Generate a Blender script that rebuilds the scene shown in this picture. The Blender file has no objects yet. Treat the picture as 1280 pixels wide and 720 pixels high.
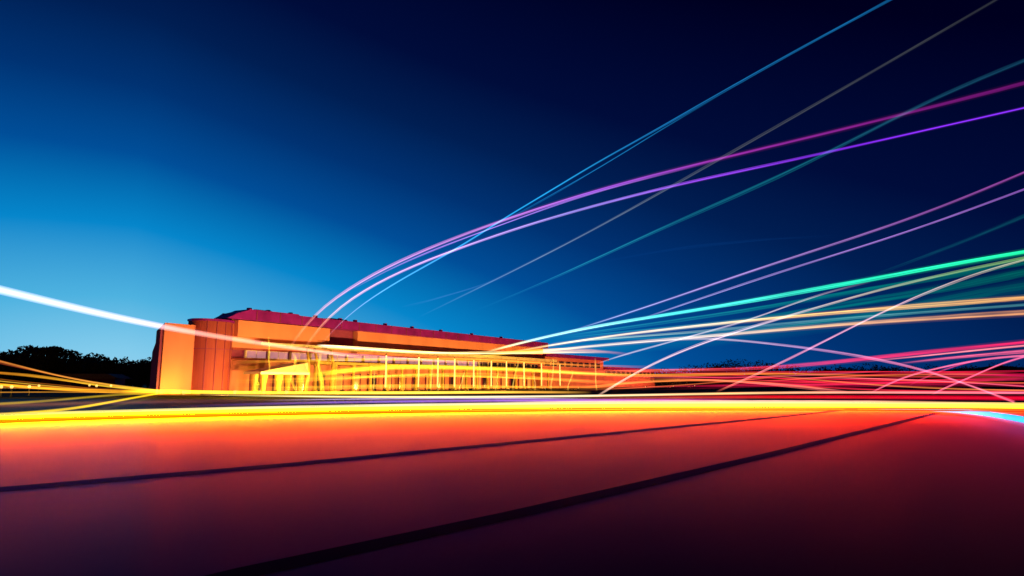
import bpy, bmesh, math, random
from mathutils import Vector, Matrix, noise
R = math.radians
random.seed(7)
S = bpy.context.scene
COL = S.collection

# ---------------------------------------------------------------- camera, world, sun, exposure
F_PX, PITCH, CAM_H = 800.0, math.atan(118/800), 1.5
cam_d = bpy.data.cameras.new('camera'); cam = bpy.data.objects.new('camera', cam_d); COL.objects.link(cam)
cam_d.sensor_width = 36; cam_d.lens = 36*F_PX/1280; cam_d.clip_start = .05; cam_d.clip_end = 5000
cam.location = (0, 0, CAM_H); cam.rotation_euler = (math.pi/2+PITCH, 0, 0)
S.camera = cam
S.view_settings.view_transform = 'Standard'; S.view_settings.look = 'None'
S.view_settings.exposure = 0; S.view_settings.gamma = 1; S.view_settings.use_curve_mapping = False
S.render.engine = 'CYCLES'
cy = S.cycles
cy.transparent_max_bounces = 256; cy.max_bounces = 5; cy.diffuse_bounces = 2; cy.glossy_bounces = 3
cy.use_denoising = True; cy.denoising_prefilter = 'ACCURATE'; cy.blur_glossy = .2; cy.use_adaptive_sampling = False; cy.sample_clamp_indirect = 6; cy.caustics_reflective = False; cy.caustics_refractive = False
S.render.filter_size = 1.9

def lin(c):
    o = []
    for v in c:
        v = v/255
        o.append(v/12.92 if v <= .04045 else ((v+.055)/1.055)**2.4)
    return tuple(o)

world = bpy.data.worlds.new('World'); S.world = world; world.use_nodes = True
nt = world.node_tree; N = nt.nodes; L = nt.links; N.clear()
def mth(op, a, b=None):
    n = N.new('ShaderNodeMath'); n.operation = op
    for i, v in enumerate((a, b)):
        if v is None: continue
        if isinstance(v, (int, float)): n.inputs[i].default_value = v
        else: L.new(v, n.inputs[i])
    return n.outputs[0]
SUN_EL, SUN_AZ = R(-3.5), R(-31)      # the sun has set behind the trees on the left
tc = N.new('ShaderNodeTexCoord'); sp = N.new('ShaderNodeSeparateXYZ'); L.new(tc.outputs['Generated'], sp.inputs[0])
az = mth('ARCTAN2', sp.outputs[0], sp.outputs[1])
el = mth('ARCSINE', sp.outputs[2])
da = mth('MULTIPLY', mth('SUBTRACT', az, SUN_AZ), .36)
dist = mth('SQRT', mth('ADD', mth('ADD', mth('MULTIPLY', da, da), mth('MULTIPLY', el, el)), mth('MULTIPLY', mth('MAXIMUM', mth('MULTIPLY', da, el), 0), 1.05)))
cr = N.new('ShaderNodeValToRGB'); L.new(mth('DIVIDE', dist, R(60)), cr.inputs[0])
stops = [(0, (150, 210, 238)), (2.5, (130, 203, 236)), (6.5, (78, 178, 224)), (12, (5, 134, 203)), (17.5, (0, 78, 152)),
         (22.5, (0, 50, 114)), (27.5, (0, 30, 82)), (33, (0, 12, 58)), (44, (0, 0, 30)), (60, (0, 0, 22))]
e = cr.color_ramp.elements
while len(e) < len(stops): e.new(.5)
for i, (p, c) in enumerate(stops): e[i].position = p/60; e[i].color = (*lin(c), 1)
sky = N.new('ShaderNodeTexSky'); sky.sky_type = 'NISHITA'; sky.sun_disc = False
sky.sun_elevation = SUN_EL; sky.sun_rotation = SUN_AZ; sky.ozone_density = 6
b1 = N.new('ShaderNodeBackground'); L.new(cr.outputs[0], b1.inputs[0]); b1.inputs[1].default_value = 1
b2 = N.new('ShaderNodeBackground'); L.new(sky.outputs[0], b2.inputs[0]); b2.inputs[1].default_value = .01
ad = N.new('ShaderNodeAddShader'); L.new(b1.outputs[0], ad.inputs[0]); L.new(b2.outputs[0], ad.inputs[1])
ow = N.new('ShaderNodeOutputWorld'); L.new(ad.outputs[0], ow.inputs[0])

# ---------------------------------------------------------------- geometry of the place
def ray(px, py):
    u = (px-640)/F_PX; v = (360-py)/F_PX
    return Vector((u, math.cos(PITCH)-math.sin(PITCH)*v, math.sin(PITCH)+math.cos(PITCH)*v))
def at(px, py, Y):
    d = ray(px, py); return Vector((0, 0, CAM_H)) + d*(Y/d.y)
def atz(px, py, z=0.0):
    d = ray(px, py); return Vector((0, 0, CAM_H)) + d*((z-CAM_H)/d.z)

def tag(o, label=None, cat=None, group=None, kind=None):
    if label: o['label'] = label
    if cat: o['category'] = cat
    if group: o['group'] = group
    if kind: o['kind'] = kind
    return o
def empty(name, loc=(0, 0, 0), rz=0, **k):
    o = bpy.data.objects.new(name, None); COL.objects.link(o); o.location = loc; o.rotation_euler = (0, 0, rz)
    return tag(o, **k)
def link(name, bm, m, parent=None, smooth=False, bevel=0):
    me = bpy.data.meshes.new(name)
    bmesh.ops.recalc_face_normals(bm, faces=bm.faces)
    bm.to_mesh(me); bm.free()
    for p in me.polygons: p.use_smooth = smooth
    for mm in (m if isinstance(m, (list, tuple)) else [m]): me.materials.append(mm)
    o = bpy.data.objects.new(name, me); COL.objects.link(o)
    if parent: o.parent = parent
    if bevel:
        b = o.modifiers.new('bevel', 'BEVEL'); b.width = bevel; b.segments = 2; b.limit_method = 'ANGLE'
    return o
def box(bm, x0, x1, y0, y1, z0, z1):
    vs = [bm.verts.new((x, y, z)) for z in (z0, z1) for x, y in ((x0, y0), (x1, y0), (x1, y1), (x0, y1))]
    for f in ((3, 2, 1, 0), (4, 5, 6, 7), (0, 1, 5, 4), (1, 2, 6, 5), (2, 3, 7, 6), (3, 0, 4, 7)):
        bm.faces.new([vs[i] for i in f])
def prism(bm, poly, z0, z1):                    # footprint polygon (x, y), raised
    a = [bm.verts.new((x, y, z0)) for x, y in poly]; b = [bm.verts.new((x, y, z1)) for x, y in poly]
    n = len(poly); bm.faces.new(a[::-1]); bm.faces.new(b)
    for i in range(n): bm.faces.new((a[i], a[(i+1) % n], b[(i+1) % n], b[i]))
def slab(bm, prof, y0, y1):                     # profile polygon (x, z), run along y
    a = [bm.verts.new((x, y0, z)) for x, z in prof]; b = [bm.verts.new((x, y1, z)) for x, z in prof]
    n = len(prof); bm.faces.new(a[::-1]); bm.faces.new(b)
    for i in range(n): bm.faces.new((a[i], a[(i+1) % n], b[(i+1) % n], b[i]))
def lathe(bm, prof, cx=0, cy=0, n=16):
    rings = [[bm.verts.new((cx+r*math.cos(2*math.pi*k/n), cy+r*math.sin(2*math.pi*k/n), z)) for k in range(n)] for r, z in prof]
    for a, b in zip(rings, rings[1:]):
        for k in range(n): bm.faces.new((a[k], a[(k+1) % n], b[(k+1) % n], b[k]))
    bm.faces.new(rings[0][::-1]); bm.faces.new(rings[-1])
def tube(bm, pts, rad, n=6, cap=True):
    rings = []
    for i, p in enumerate(pts):
        p = Vector(p); d = Vector(pts[min(i+1, len(pts)-1)])-Vector(pts[max(i-1, 0)]); d.normalize()
        u = d.cross(Vector((0, 0, 1)) if abs(d.z) < .95 else Vector((1, 0, 0))).normalized(); v = d.cross(u)
        r = rad[i] if isinstance(rad, (list, tuple)) else rad
        rings.append([bm.verts.new(p+u*r*math.cos(2*math.pi*k/n)+v*r*math.sin(2*math.pi*k/n)) for k in range(n)])
    for a, b in zip(rings, rings[1:]):
        for k in range(n): bm.faces.new((a[k], a[(k+1) % n], b[(k+1) % n], b[k]))
    if cap: bm.faces.new(rings[0][::-1]); bm.faces.new(rings[-1])

# ---------------------------------------------------------------- materials
def surf(name, col, rough=.7, var=.25, scale=2.0, bump=0, bscale=40, metal=0, spec=.5, streak=None, emit=None, es=0, ior=None, tint=None):
    m = bpy.data.materials.new(name); m.use_nodes = True
    n = m.node_tree.nodes; l = m.node_tree.links; b = n['Principled BSDF']
    tcn = n.new('ShaderNodeTexCoord'); mp = n.new('ShaderNodeMapping'); l.new(tcn.outputs['Object'], mp.inputs[0])
    if streak: mp.inputs['Scale'].default_value = streak
    nz = n.new('ShaderNodeTexNoise'); nz.inputs['Scale'].default_value = scale; nz.inputs['Detail'].default_value = 6
    l.new(mp.outputs[0], nz.inputs[0])
    r = n.new('ShaderNodeValToRGB'); l.new(nz.outputs[0], r.inputs[0])
    r.color_ramp.elements[0].position = .3; r.color_ramp.elements[1].position = .7
    r.color_ramp.elements[0].color = (*[c*(1-var) for c in col], 1)
    r.color_ramp.elements[1].color = (*[min(1, c*(1+var)) for c in col], 1)
    l.new(r.outputs[0], b.inputs['Base Color'])
    rr = n.new('ShaderNodeMapRange'); l.new(nz.outputs[0], rr.inputs[0])
    rr.inputs[3].default_value = max(.02, rough-.08); rr.inputs[4].default_value = min(1, rough+.08)
    l.new(rr.outputs[0], b.inputs['Roughness'])
    b.inputs['Metallic'].default_value = metal; b.inputs['Specular IOR Level'].default_value = spec
    if ior: b.inputs['IOR'].default_value = ior
    if tint: b.inputs['Specular Tint'].default_value = (*tint, 1)
    if bump:
        n2 = n.new('ShaderNodeTexNoise'); n2.inputs['Scale'].default_value = bscale; n2.inputs['Detail'].default_value = 4
        l.new(tcn.outputs['Object'], n2.inputs[0])
        bp = n.new('ShaderNodeBump'); bp.inputs['Strength'].default_value = bump; bp.inputs['Distance'].default_value = .02
        l.new(n2.outputs[0], bp.inputs['Height']); l.new(bp.outputs[0], b.inputs['Normal'])
    if emit:
        b.inputs['Emission Color'].default_value = (*emit, 1); b.inputs['Emission Strength'].default_value = es
    return m
def glow(name, sampled):
    m = bpy.data.materials.new(name); m.use_nodes = True
    n = m.node_tree.nodes; l = m.node_tree.links; n.clear()
    a = n.new('ShaderNodeVertexColor'); a.layer_name = 'glow'
    em = n.new('ShaderNodeEmission'); tr = n.new('ShaderNodeBsdfTransparent'); ads = n.new('ShaderNodeAddShader')
    o = n.new('ShaderNodeOutputMaterial')
    l.new(a.outputs[0], em.inputs[0]); l.new(em.outputs[0], ads.inputs[0]); l.new(tr.outputs[0], ads.inputs[1]); l.new(ads.outputs[0], o.inputs[0])
    m.cycles.emission_sampling = 'FRONT_BACK' if sampled else 'NONE'
    return m
M = {}
def polished(name, diff, gloss, rough, ior, var=.12):
    m = surf(name, diff, .6, var, .7, .008, 60); n = m.node_tree.nodes; l = m.node_tree.links
    o = [x for x in n if x.type == 'OUTPUT_MATERIAL'][0]; b = n['Principled BSDF']; b.inputs['Specular IOR Level'].default_value = 0
    g = n.new('ShaderNodeBsdfAnisotropic'); g.distribution = 'BECKMANN'; g.inputs['Color'].default_value = (*gloss, 1); g.inputs['Roughness'].default_value = rough
    fr = n.new('ShaderNodeFresnel'); fr.inputs['IOR'].default_value = ior
    mx = n.new('ShaderNodeMixShader'); l.new(fr.outputs[0], mx.inputs[0]); l.new(b.outputs[0], mx.inputs[1]); l.new(g.outputs[0], mx.inputs[2])
    l.new(mx.outputs[0], o.inputs[0]); l.new(b.inputs['Normal'].links[0].from_socket, g.inputs['Normal'])
    return m
M['paving'] = polished('plaza_paving', (.004, .0002, .09), (1, .13, .30), .275, 1.10)
M['band'] = polished('dark_stone_band', (.003, .001, .01), (.5, .1, .5), .4, 1.03)
M['asphalt'] = surf('asphalt', (.07, .055, .075), .6, .25, .3, .15, 60)
M['kerb'] = surf('kerb_stone', (.3, .27, .24), .7, .2, 2)
M['gravel'] = surf('brown_gravel', (.12, .07, .05), .9, .3, .5, .3, 20, ior=1.15)
M['grass'] = surf('dry_ground', (.07, .045, .025), .9, .4, .5, .3, 10)
M['wall'] = surf('ochre_render', (.80, .27, .22), .8, .14, .25, .1, 20, streak=(1, 1, .35))
M['wall_red'] = surf('terracotta_cladding', (.36, .055, .075), .7, .15, .4, .1, 20, streak=(1, 1, .3))
M['maroon'] = surf('maroon_panel', (.28, .03, .16), .6, .2, .6)
M['plum'] = surf('plum_metal_roof', (.34, .008, .52), .45, .25, .5, 0, 1, .3)
M['cream'] = surf('cream_concrete', (.75, .62, .45), .7, .12, .6)
M['yellow'] = surf('yellow_painted_steel', (.8, .5, .12), .6, .12, .6)
M['frame'] = surf('white_frame', (.7, .6, .55), .5, .1, 2)
M['glass_lav'] = surf('lit_mauve_glass', (.2, .1, .14), .12, .3, .4, emit=(.75, .32, .36), es=.55)
M['glass_warm'] = surf('lit_amber_glass', (.2, .1, .03), .12, .3, .4, emit=(1, .32, .04), es=.8)
M['glass_dark'] = surf('dark_glass', (.03, .015, .05), .08, .2, .4)
M['steel'] = surf('grey_painted_metal', (.25, .22, .2), .45, .15, 4)
M['lamp'] = surf('warm_lamp', (.9, .8, .5), .4, 0, 1, emit=(1, .58, .16), es=1.3)
M['lens'] = surf('flood_lens', (.9, .8, .5), .4, 0, 1, emit=(1, .62, .15), es=8)
M['trunk'] = surf('bark', (.04, .025, .018), .9, .3, 5)
M['leaf'] = surf('dark_leaves', (.085, .06, .035), .8, .5, 1.5)
M['leaf2'] = surf('olive_leaves', (.06, .065, .03), .8, .5, 1.5)
M['hill'] = surf('hill_scrub', (.03, .035, .025), .95, .5, .05)
M['pale_roof'] = surf('pink_tile_roof', (.4, .17, .13), .7, .2, 2)
M['car'] = surf('dark_car_paint', (.03, .03, .04), .25, .1, 1)
M['tyre'] = surf('tyre_rubber', (.02, .02, .02), .8, .1, 3)
M['glow'] = glow('light_glow', True)
M['faint'] = glow('light_glow_faint', False)
M['solid'] = M['glow'].copy(); M['solid'].name = 'dense_light_glow'; M['solid'].cycles.emission_sampling = 'FRONT'
_n = M['solid'].node_tree; _n.links.new([x for x in _n.nodes if x.type == 'EMISSION'][0].outputs[0], [x for x in _n.nodes if x.type == 'OUTPUT_MATERIAL'][0].inputs[0])

M['hot'] = M['solid'].copy(); M['hot'].name = 'hot_light_glow'
[x for x in M['hot'].node_tree.nodes if x.type == 'EMISSION'][0].inputs['Strength'].default_value = 100
M['solid'].cycles.emission_sampling = 'NONE'; M['hot'].cycles.emission_sampling = 'FRONT_BACK'
# ---------------------------------------------------------------- ground
bm = bmesh.new(); s = 2500
bm.faces.new([bm.verts.new(p) for p in ((-s, -200, -.13), (s, -200, -.13), (s, s, -.13), (-s, s, -.13))])
tag(link('ground', bm, M['grass']), kind='structure')
edge = [(-200, 32.5), (-24, 32.5), (0, 40), (18, 44), (30, 43), (44, 34), (200, 24)]
bm = bmesh.new()
prism(bm, [(-200, -60)] + [(200, -60)] + edge[::-1], -.3, 0.0)
tag(link('plaza', bm, M['paving']), kind='structure')
bm = bmesh.new()
for a, b in zip(edge, edge[1:]):
    vs = [bm.verts.new(p) for p in ((a[0], a[1]+.003, -.29), (b[0], b[1]+.003, -.29), (b[0], b[1]+.3, -.29), (a[0], a[1]+.3, -.29),
          (a[0], a[1]+.003, .008), (b[0], b[1]+.003, .008), (b[0], b[1]+.3, .008), (a[0], a[1]+.3, .008))]
    for f in ((3, 2, 1, 0), (4, 5, 6, 7), (0, 1, 5, 4), (1, 2, 6, 5), (2, 3, 7, 6), (3, 0, 4, 7)): bm.faces.new([vs[i] for i in f])
tag(link('kerb', bm, M['kerb']), kind='structure')
bm = bmesh.new()
up = [(x, y+.31) for x, y in edge]
bm.faces.new([bm.verts.new((x, y, -.12)) for x, y in up] + [bm.verts.new((200, 66, -.12)), bm.verts.new((-200, 66, -.12))])
tag(link('road', bm, M['asphalt']), kind='structure')
bm = bmesh.new(); box(bm, -200, 200, 66.003, 66.3, -.29, .0)
tag(link('kerb', bm, M['kerb']), kind='structure')
bm = bmesh.new()                                   # lane dashes
for k in range(-12, 14): box(bm, k*9, k*9+3, 52, 52.16, -.119, -.112)
tag(link('road_marking', bm, M['cream']), kind='structure')
bm = bmesh.new(); prism(bm, [(-120, 66.31), (200, 66.31), (200, 400), (-120, 400)], -.29, -.02)
tag(link('forecourt', bm, M['gravel']), kind='structure')
def band(ptsw, w):
    bm = bmesh.new(); prev = None
    P = []
    for i in range(len(ptsw)-1):
        for k in range(10):
            P.append(ptsw[i].lerp(ptsw[i+1], k/10))
    P.append(ptsw[-1])
    for i, p in enumerate(P):
        d = (P[min(i+1, len(P)-1)]-P[max(i-1, 0)]).normalized(); nn = Vector((-d.y, d.x, 0))*w/2
        c = (bm.verts.new((p.x+nn.x, p.y+nn.y, .004)), bm.verts.new((p.x-nn.x, p.y-nn.y, .004)))
        if prev: bm.faces.new((prev[0], prev[1], c[1], c[0]))
        prev = c
    tag(link('paving_band', bm, M['band']), kind='structure')
band([Vector(p) for p in ((-14, 3.9, 0), (-7.24, 9.37, 0), (-4.0, 12.2, 0), (0, 16.4, 0), (12.1, 29, 0), (21.5, 39.4, 0))], .52)
band([Vector(p) for p in ((-5, 1.7, 0), (-2.11, 5.39, 0), (0, 7.62, 0), (5.16, 13.5, 0), (20.99, 32.2, 0))], .34)

# ---------------------------------------------------------------- far hills
def ridge(x0, x1, y, h, seed, z0=-1, dx=6):
    bm = bmesh.new(); prev = None; n = int((x1-x0)/dx)
    for i in range(n+1):
        x = x0+(x1-x0)*i/n; t = i/n
        hh = h*(math.sin(math.pi*min(1, max(0, t)))**.4)*(.75+.5*noise.noise(Vector((x*.012, seed, 0)))+.18*noise.noise(Vector((x*.09, seed, 3))))
        c = [bm.verts.new((x, y, z0)), bm.verts.new((x, y+45, hh*.7)), bm.verts.new((x, y+90, hh)), bm.verts.new((x, y+200, z0))]
        if prev:
            for k in range(3): bm.faces.new((prev[k], prev[k+1], c[k+1], c[k]))
        prev = c
    return bm
tag(link('hills', ridge(60, 800, 420, 14, 2.2), M['hill'], smooth=True), kind='structure')
tag(link('hills', ridge(-700, -70, 300, 8, 5.7), M['hill'], smooth=True), kind='structure')

# ---------------------------------------------------------------- the lit theatre
D = Vector((.5182, .8552, 0)); P0 = Vector((-39.51, 90, 0)); ANG = math.atan2(D.y, D.x)
B = empty('theatre_building', P0, ANG, label='long orange floodlit theatre with plum roof fascia and balcony band', cat='building')
def bpart(name, m, boxes, parent=B, bevel=0, label=None):
    bm = bmesh.new()
    for b in boxes: box(bm, *b)
    o = link(name, bm, m, parent, bevel=bevel)
    if label: o['label'] = label
    return o
bm = bmesh.new()
prism(bm, [(0, 0.0), (17.6, 0), (17.6, 1.5), (24.6, 1.5), (24.6, 0), (92, 0), (92, 35), (16, 33)], 6.4, 10.3)
link('upper_wall', bm, M['wall'], B)
bpart('recessed_panel', M['maroon'], [(17.8, 24.4, .9, 1.45, 7.5, 10.5)])
bpart('projecting_box', M['wall'], [(.4, 17.4, -.9, -.003, 7.9, 10.2)])
bm = bmesh.new(); prism(bm, [(1, 2.4), (92, 2.4), (92, 35), (16, 33)], 0, 6.39)
link('lower_wall', bm, M['wall'], B)
# roof fascia with its sloping left end, seams
bm = bmesh.new(); slab(bm, [(-1.6, 10.3), (0.1, 11.2), (1.4, 11.6), (1.9, 11.85), (10.5, 11.9), (10.8, 11.7), (92.4, 11.75), (92.4, 10.31), ], -1.3, 2.2)
fas = link('roof_fascia', bm, M['plum'], B)
for k in range(22): bpart('seam', M['maroon'], [(3+4.1*k, 3.12+4.1*k, -1.36, -1.303, 10.35, 11.7)], fas)
bm = bmesh.new(); prism(bm, [(0, 2.21), (92, 2.21), (92, 34.9), (16.2, 32.9)], 10.31, 11.3)
roof = link('roof', bm, M['plum'], B)
for t, w, h in ((6, 3, .8), (13, 1.6, .6), (21, 4, .75), (33, 2, .5), (47, 5, .6), (61, 2.4, .45)):
    bpart('roof_unit', M['maroon'], [(t, t+w, 3, 6.5, 11.31, 11.7+h)], roof, .05)
for t in (2.0, 5.2, 9.3, 14.2, 19.5, 23.0, 30.5, 38, 47, 58, 70):
    bpart('roof_vent', M['plum'], [(t, t+.5, -.9, -.3, 11.6, 12.12)], roof, .05)
# balcony slab
bpart('balcony', M['cream'], [(15.5, 95, -2.6, -.003, 6.75, 7.45)], bevel=.04)
bpart('balcony_fascia', M['cream'], [(4, 15.4, -1.4, -.01, 6.9, 7.3)], bevel=.03)
bpart('canopy_slab', M['yellow'], [(14, 93, -1.7, 2.39, 4.35, 4.8)], bevel=.04)
# first floor: each window between posts
bpart('window_sill_wall', M['wall_red'], [(1.2, 92, 1.2, 2.39, 4.81, 5.0), (1.2, 92, 1.2, 2.39, 6.15, 6.39)])
for k in range(22):
    t = 3.2+4*k
    fr = bpart('window', M['frame'], [(t, t+.22, .9, 1.25, 5.0, 6.15), (t+.221, t+3.6, 1.0, 1.12, 5.0, 5.07), (t+.221, t+3.6, 1.0, 1.12, 6.08, 6.15), (t+1.85, t+1.93, 1.0, 1.12, 5.071, 6.079)])
    bpart('pane', M['glass_lav'] if k < 15 else M['glass_dark'], [(t+.23, t+3.59, 1.04, 1.08, 5.072, 6.078)], fr)
bpart('post_row_wall', M['maroon'], [(1.2, 92, 1.6, 2.38, 5.001, 6.149)])
# ground floor openings
for k in range(21):
    t = 5.2+4.1*k
    fr = bpart('doorway', M['maroon'], [(t, t+.16, 2.1, 2.39, 0, 3.0), (t+2.0, t+2.16, 2.1, 2.39, 0, 3.0), (t+.161, t+1.999, 2.1, 2.39, 2.85, 3.0)])
    bpart('pane', M['glass_warm'] if k % 3 else M['glass_dark'], [(t+.162, t+1.998, 2.2, 2.26, .05, 2.849)], fr)
# columns of the arcade
for k in range(20):
    t = 14.5+4.1*k
    bm = bmesh.new(); lathe(bm, [(.42, 0), (.42, .3), (.26, .4), (.24, 3.9), (.36, 4.1), (.36, 4.34)], t, -1.2, 12)
    link('column', bm, M['yellow'], B, smooth=False)
# big raking columns beside the entrance
for t, lean, r in ((11.2, .5, .45), (13.6, -.45, .5), (16.2, .35, .5)):
    bm = bmesh.new(); tube(bm, [(t-lean, -3.4, 0), (t-lean*.4, -3.3, 1.8), (t+lean*.6, -3, 4.2), (t+lean, -2.2, 6.74)], [r*.7, r*.85, r*.5, r*.4], 10)
    link('raking_column', bm, M['yellow'], B, smooth=True)
# lower far wing
bm = bmesh.new(); prism(bm, [(92.01, 1), (134, 1), (134, 30), (92.01, 30)], 0, 8.3); prism(bm, [(134.01, 1.2), (184, 1.2), (184, 26), (134.01, 26)], 0, 5.6)
link('wing_wall', bm, M['wall'], B)
bpart('wing_roof', M['plum'], [(92.5, 135, -.6, 31, 8.31, 9.2), (134.5, 186, -.2, 27, 5.61, 6.5)])
for k in range(21):
    t = 94+4.2*k; z = 5.9 if t < 131 else 3.8
    if 130 < t < 134.5: continue
    fr = bpart('wing_window', M['frame'], [(t, t+.2, .7, .98, z, z+1.4), (t+3.2, t+3.4, .7, .98, z, z+1.4), (t+.201, t+3.199, .7, .98, z-.1, z)])
    bpart('pane', M['glass_dark'], [(t+.21, t+3.19, .8, .85, z+.002, z+1.38)], fr)
# left end: ochre block with a sloping shoulder, terracotta curved bay
bm = bmesh.new()
prism(bm, [(-9.6, .0), (-5.1, 0), (-5.1, 6), (-9.0, 2.8)], 0, 9.1)
for v in bm.verts:
    if v.co.z > 5 and v.co.y > 2: v.co.z = 8.2
link('end_block', bm, M['wall'], B, bevel=.06)
bm = bmesh.new()
box(bm, -9.95, -9.61, .2, 1.7, 0, 8.9)
for v in bm.verts:
    if v.co.z > 5: v.co.z -= (v.co.y-.2)*1.9+(-9.61-v.co.x)*2
link('end_buttress', bm, M['maroon'], B)
bm = bmesh.new()
poly = [(-2.6+2.9*math.cos(a), .6-2.2*math.sin(a)) for a in [math.pi*k/24 for k in range(25)]] + [(-5.2, 2), (.1, 2)]
prism(bm, poly, 0, 9.7)
bay = link('curved_bay', bm, M['wall_red'], B)
bm = bmesh.new()
poly = [(-2.6+3.05*math.cos(a), .6-2.35*math.sin(a)) for a in [math.pi*k/24 for k in range(25)]] + [(-5.3, 2.1), (.2, 2.1)]
prism(bm, poly, 9.71, 10.0); link('parapet', bm, M['plum'], bay)
bm = bmesh.new()
poly = [(-2.6+2.94*math.cos(a), .6-2.24*math.sin(a)) for a in [math.pi*k/24 for k in range(2, 23)]]
prism(bm, poly, 5.9, 6.02); link('string_course', bm, M['maroon'], bay)
for a in (.9, 1.35, 1.8, 2.25):
    bm = bmesh.new(); tube(bm, [(-2.6+2.93*math.cos(a), .6-2.23*math.sin(a), 0), (-2.6+2.93*math.cos(a), .6-2.23*math.sin(a), 9.69)], .05, 6)
    link('rib', bm, M['maroon'], bay)
# entrance canopy on flared columns
EC = empty('entrance_canopy', B.matrix_basis @ Vector((0, 0, 0)) if False else P0, ANG, label='cream wedge entrance canopy on flared columns before the orange theatre', cat='canopy')
bm = bmesh.new(); slab(bm, [(1.2, 2.65), (9.2, 2.65), (9.2, 4.4), (6.2, 3.9), (1.2, 3.0)], -5.5, -1.6); link('canopy_roof', bm, M['cream'], EC, bevel=.04)
bm = bmesh.new(); box(bm, 1.0, 9.4, -5.62, -5.503, 2.6, 2.95); link('canopy_edge', bm, M['lamp'], EC)
for t, y in ((1.9, -5), (4.4, -5.1), (8.2, -5), (2.4, -2.4), (8.2, -2.4)):
    bm = bmesh.new(); lathe(bm, [(.32, 0), (.34, .6), (.45, 1.6), (.62, 2.64)], t, y, 12); link('column', bm, M['yellow'], EC)

def fw(t, y, z=0): return B.matrix_basis @ Vector((t, y, z))
B.matrix_basis
def fworld(t, y, z=0): return P0 + D*t + Vector((-D.y, D.x, 0))*y + Vector((0, 0, z))

# slim lit light columns in front of the facade
def light_column():
    r = empty('light_column', (0, 0, 0))
    bm = bmesh.new(); lathe(bm, [(.28, 0), (.28, .12), (.16, .2), (.12, .7)], n=12); link('base', bm, M['steel'], r)
    bm = bmesh.new(); lathe(bm, [(.13, .7), (.13, 6.1)], n=10); link('lamp_tube', bm, M['lamp'], r)
    bm = bmesh.new(); lathe(bm, [(.13, 6.1), (.15, 6.2), (.05, 6.45)], n=12); link('cap', bm, M['steel'], r)
    return r
def copy_tree(o, parent=None):
    c = o.copy(); COL.objects.link(c); c.parent = parent
    for ch in [x for x in COL.objects if x.parent == o]: copy_tree(ch, c)
    return c
proto = light_column()
ord_ = ['nearest', 'second', 'third', 'fourth', 'fifth', 'sixth', 'seventh', 'eighth', 'ninth', 'tenth', 'eleventh', 'twelfth', 'thirteenth', 'fourteenth', 'fifteenth', 'sixteenth']
xs = [482, 523, 547, 568, 592, 614, 633, 655, 677, 700]
for i, px in enumerate(xs):
    o = proto if i == 0 else copy_tree(proto)
    d = ray(px, 478); d /= d.y
    off = 4.5; ox, oy = P0.x+off*D.y, P0.y-off*D.x
    # solve k*d = O + t*D
    det = -d.x*D.y+D.x*1
    t = (d.x*oy-1*ox)/det
    o.location = fworld(t, -off)
    tag(o, '%s slim glowing light column from the entrance along the theatre facade' % ord_[i], 'light column', 'light columns along the theatre')
# ground floodlights washing the walls
def floodlight():
    r = empty('floodlight', (0, 0, 0))
    bm = bmesh.new(); box(bm, -.3, .3, -.12, .12, .12, .5); link('housing', bm, M['steel'], r, bevel=.03)
    bm = bmesh.new(); box(bm, -.26, .26, .121, .14, .16, .46); link('lens', bm, M['lens'], r)
    bm = bmesh.new(); box(bm, -.2, .2, -.08, .08, 0, .119); link('foot', bm, M['steel'], r)
    ld = bpy.data.lights.new('flood_beam', 'SPOT'); ld.spot_size = R(125); ld.spot_blend = .8; ld.shadow_soft_size = .25
    lo = bpy.data.objects.new('flood_beam', ld); COL.objects.link(lo); lo.parent = r
    lo.location = (0, .2, .45); lo.rotation_euler = (R(90+14), 0, 0)
    return r
fl0 = floodlight(); n = 0; FLOOD = 2.5
for t, off, pw, c in ((-8.4, 3.2, 330, (1, .75, .03)), (-2.5, 5, 240, (1, .55, .03)), (-8, 12, 2000, (1, .5, .16)), (-2.5, 13, 1100, (1, .35, .10)), (2.5, 9, 700, (1, .8, .05)), (5, 17, 3000, (1, .55, .1)), (12, 18, 3000, (1, .6, .12)), (22, 18, 3600, (1, .55, .1)), (33, 18, 3600, (1, .58, .1)),
                      (46, 18, 4200, (1, .55, .1)), (60, 18, 4600, (1, .55, .08)), (76, 18, 5000, (1, .5, .08)), (96, 18, 5000, (1, .42, .08)), (120, 18, 4500, (1, .3, .1)), (146, 18, 6000, (1, .22, .10)), (170, 18, 6000, (1, .2, .08))):
    o = fl0 if n == 0 else copy_tree(fl0)
    o.location = fworld(t, -off); o.rotation_euler.z = ANG
    tag(o, '%s low floodlight box on the forecourt from the ochre end block' % ('leftmost' if n == 0 else ord_[n]), 'floodlight', 'floodlights on the forecourt')
    lo = [x for x in COL.objects if x.parent == o and x.type == 'LIGHT'][0]
    if n: lo.data = lo.data.copy()
    lo.data.energy = pw*FLOOD; lo.data.color = c
    n += 1

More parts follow.
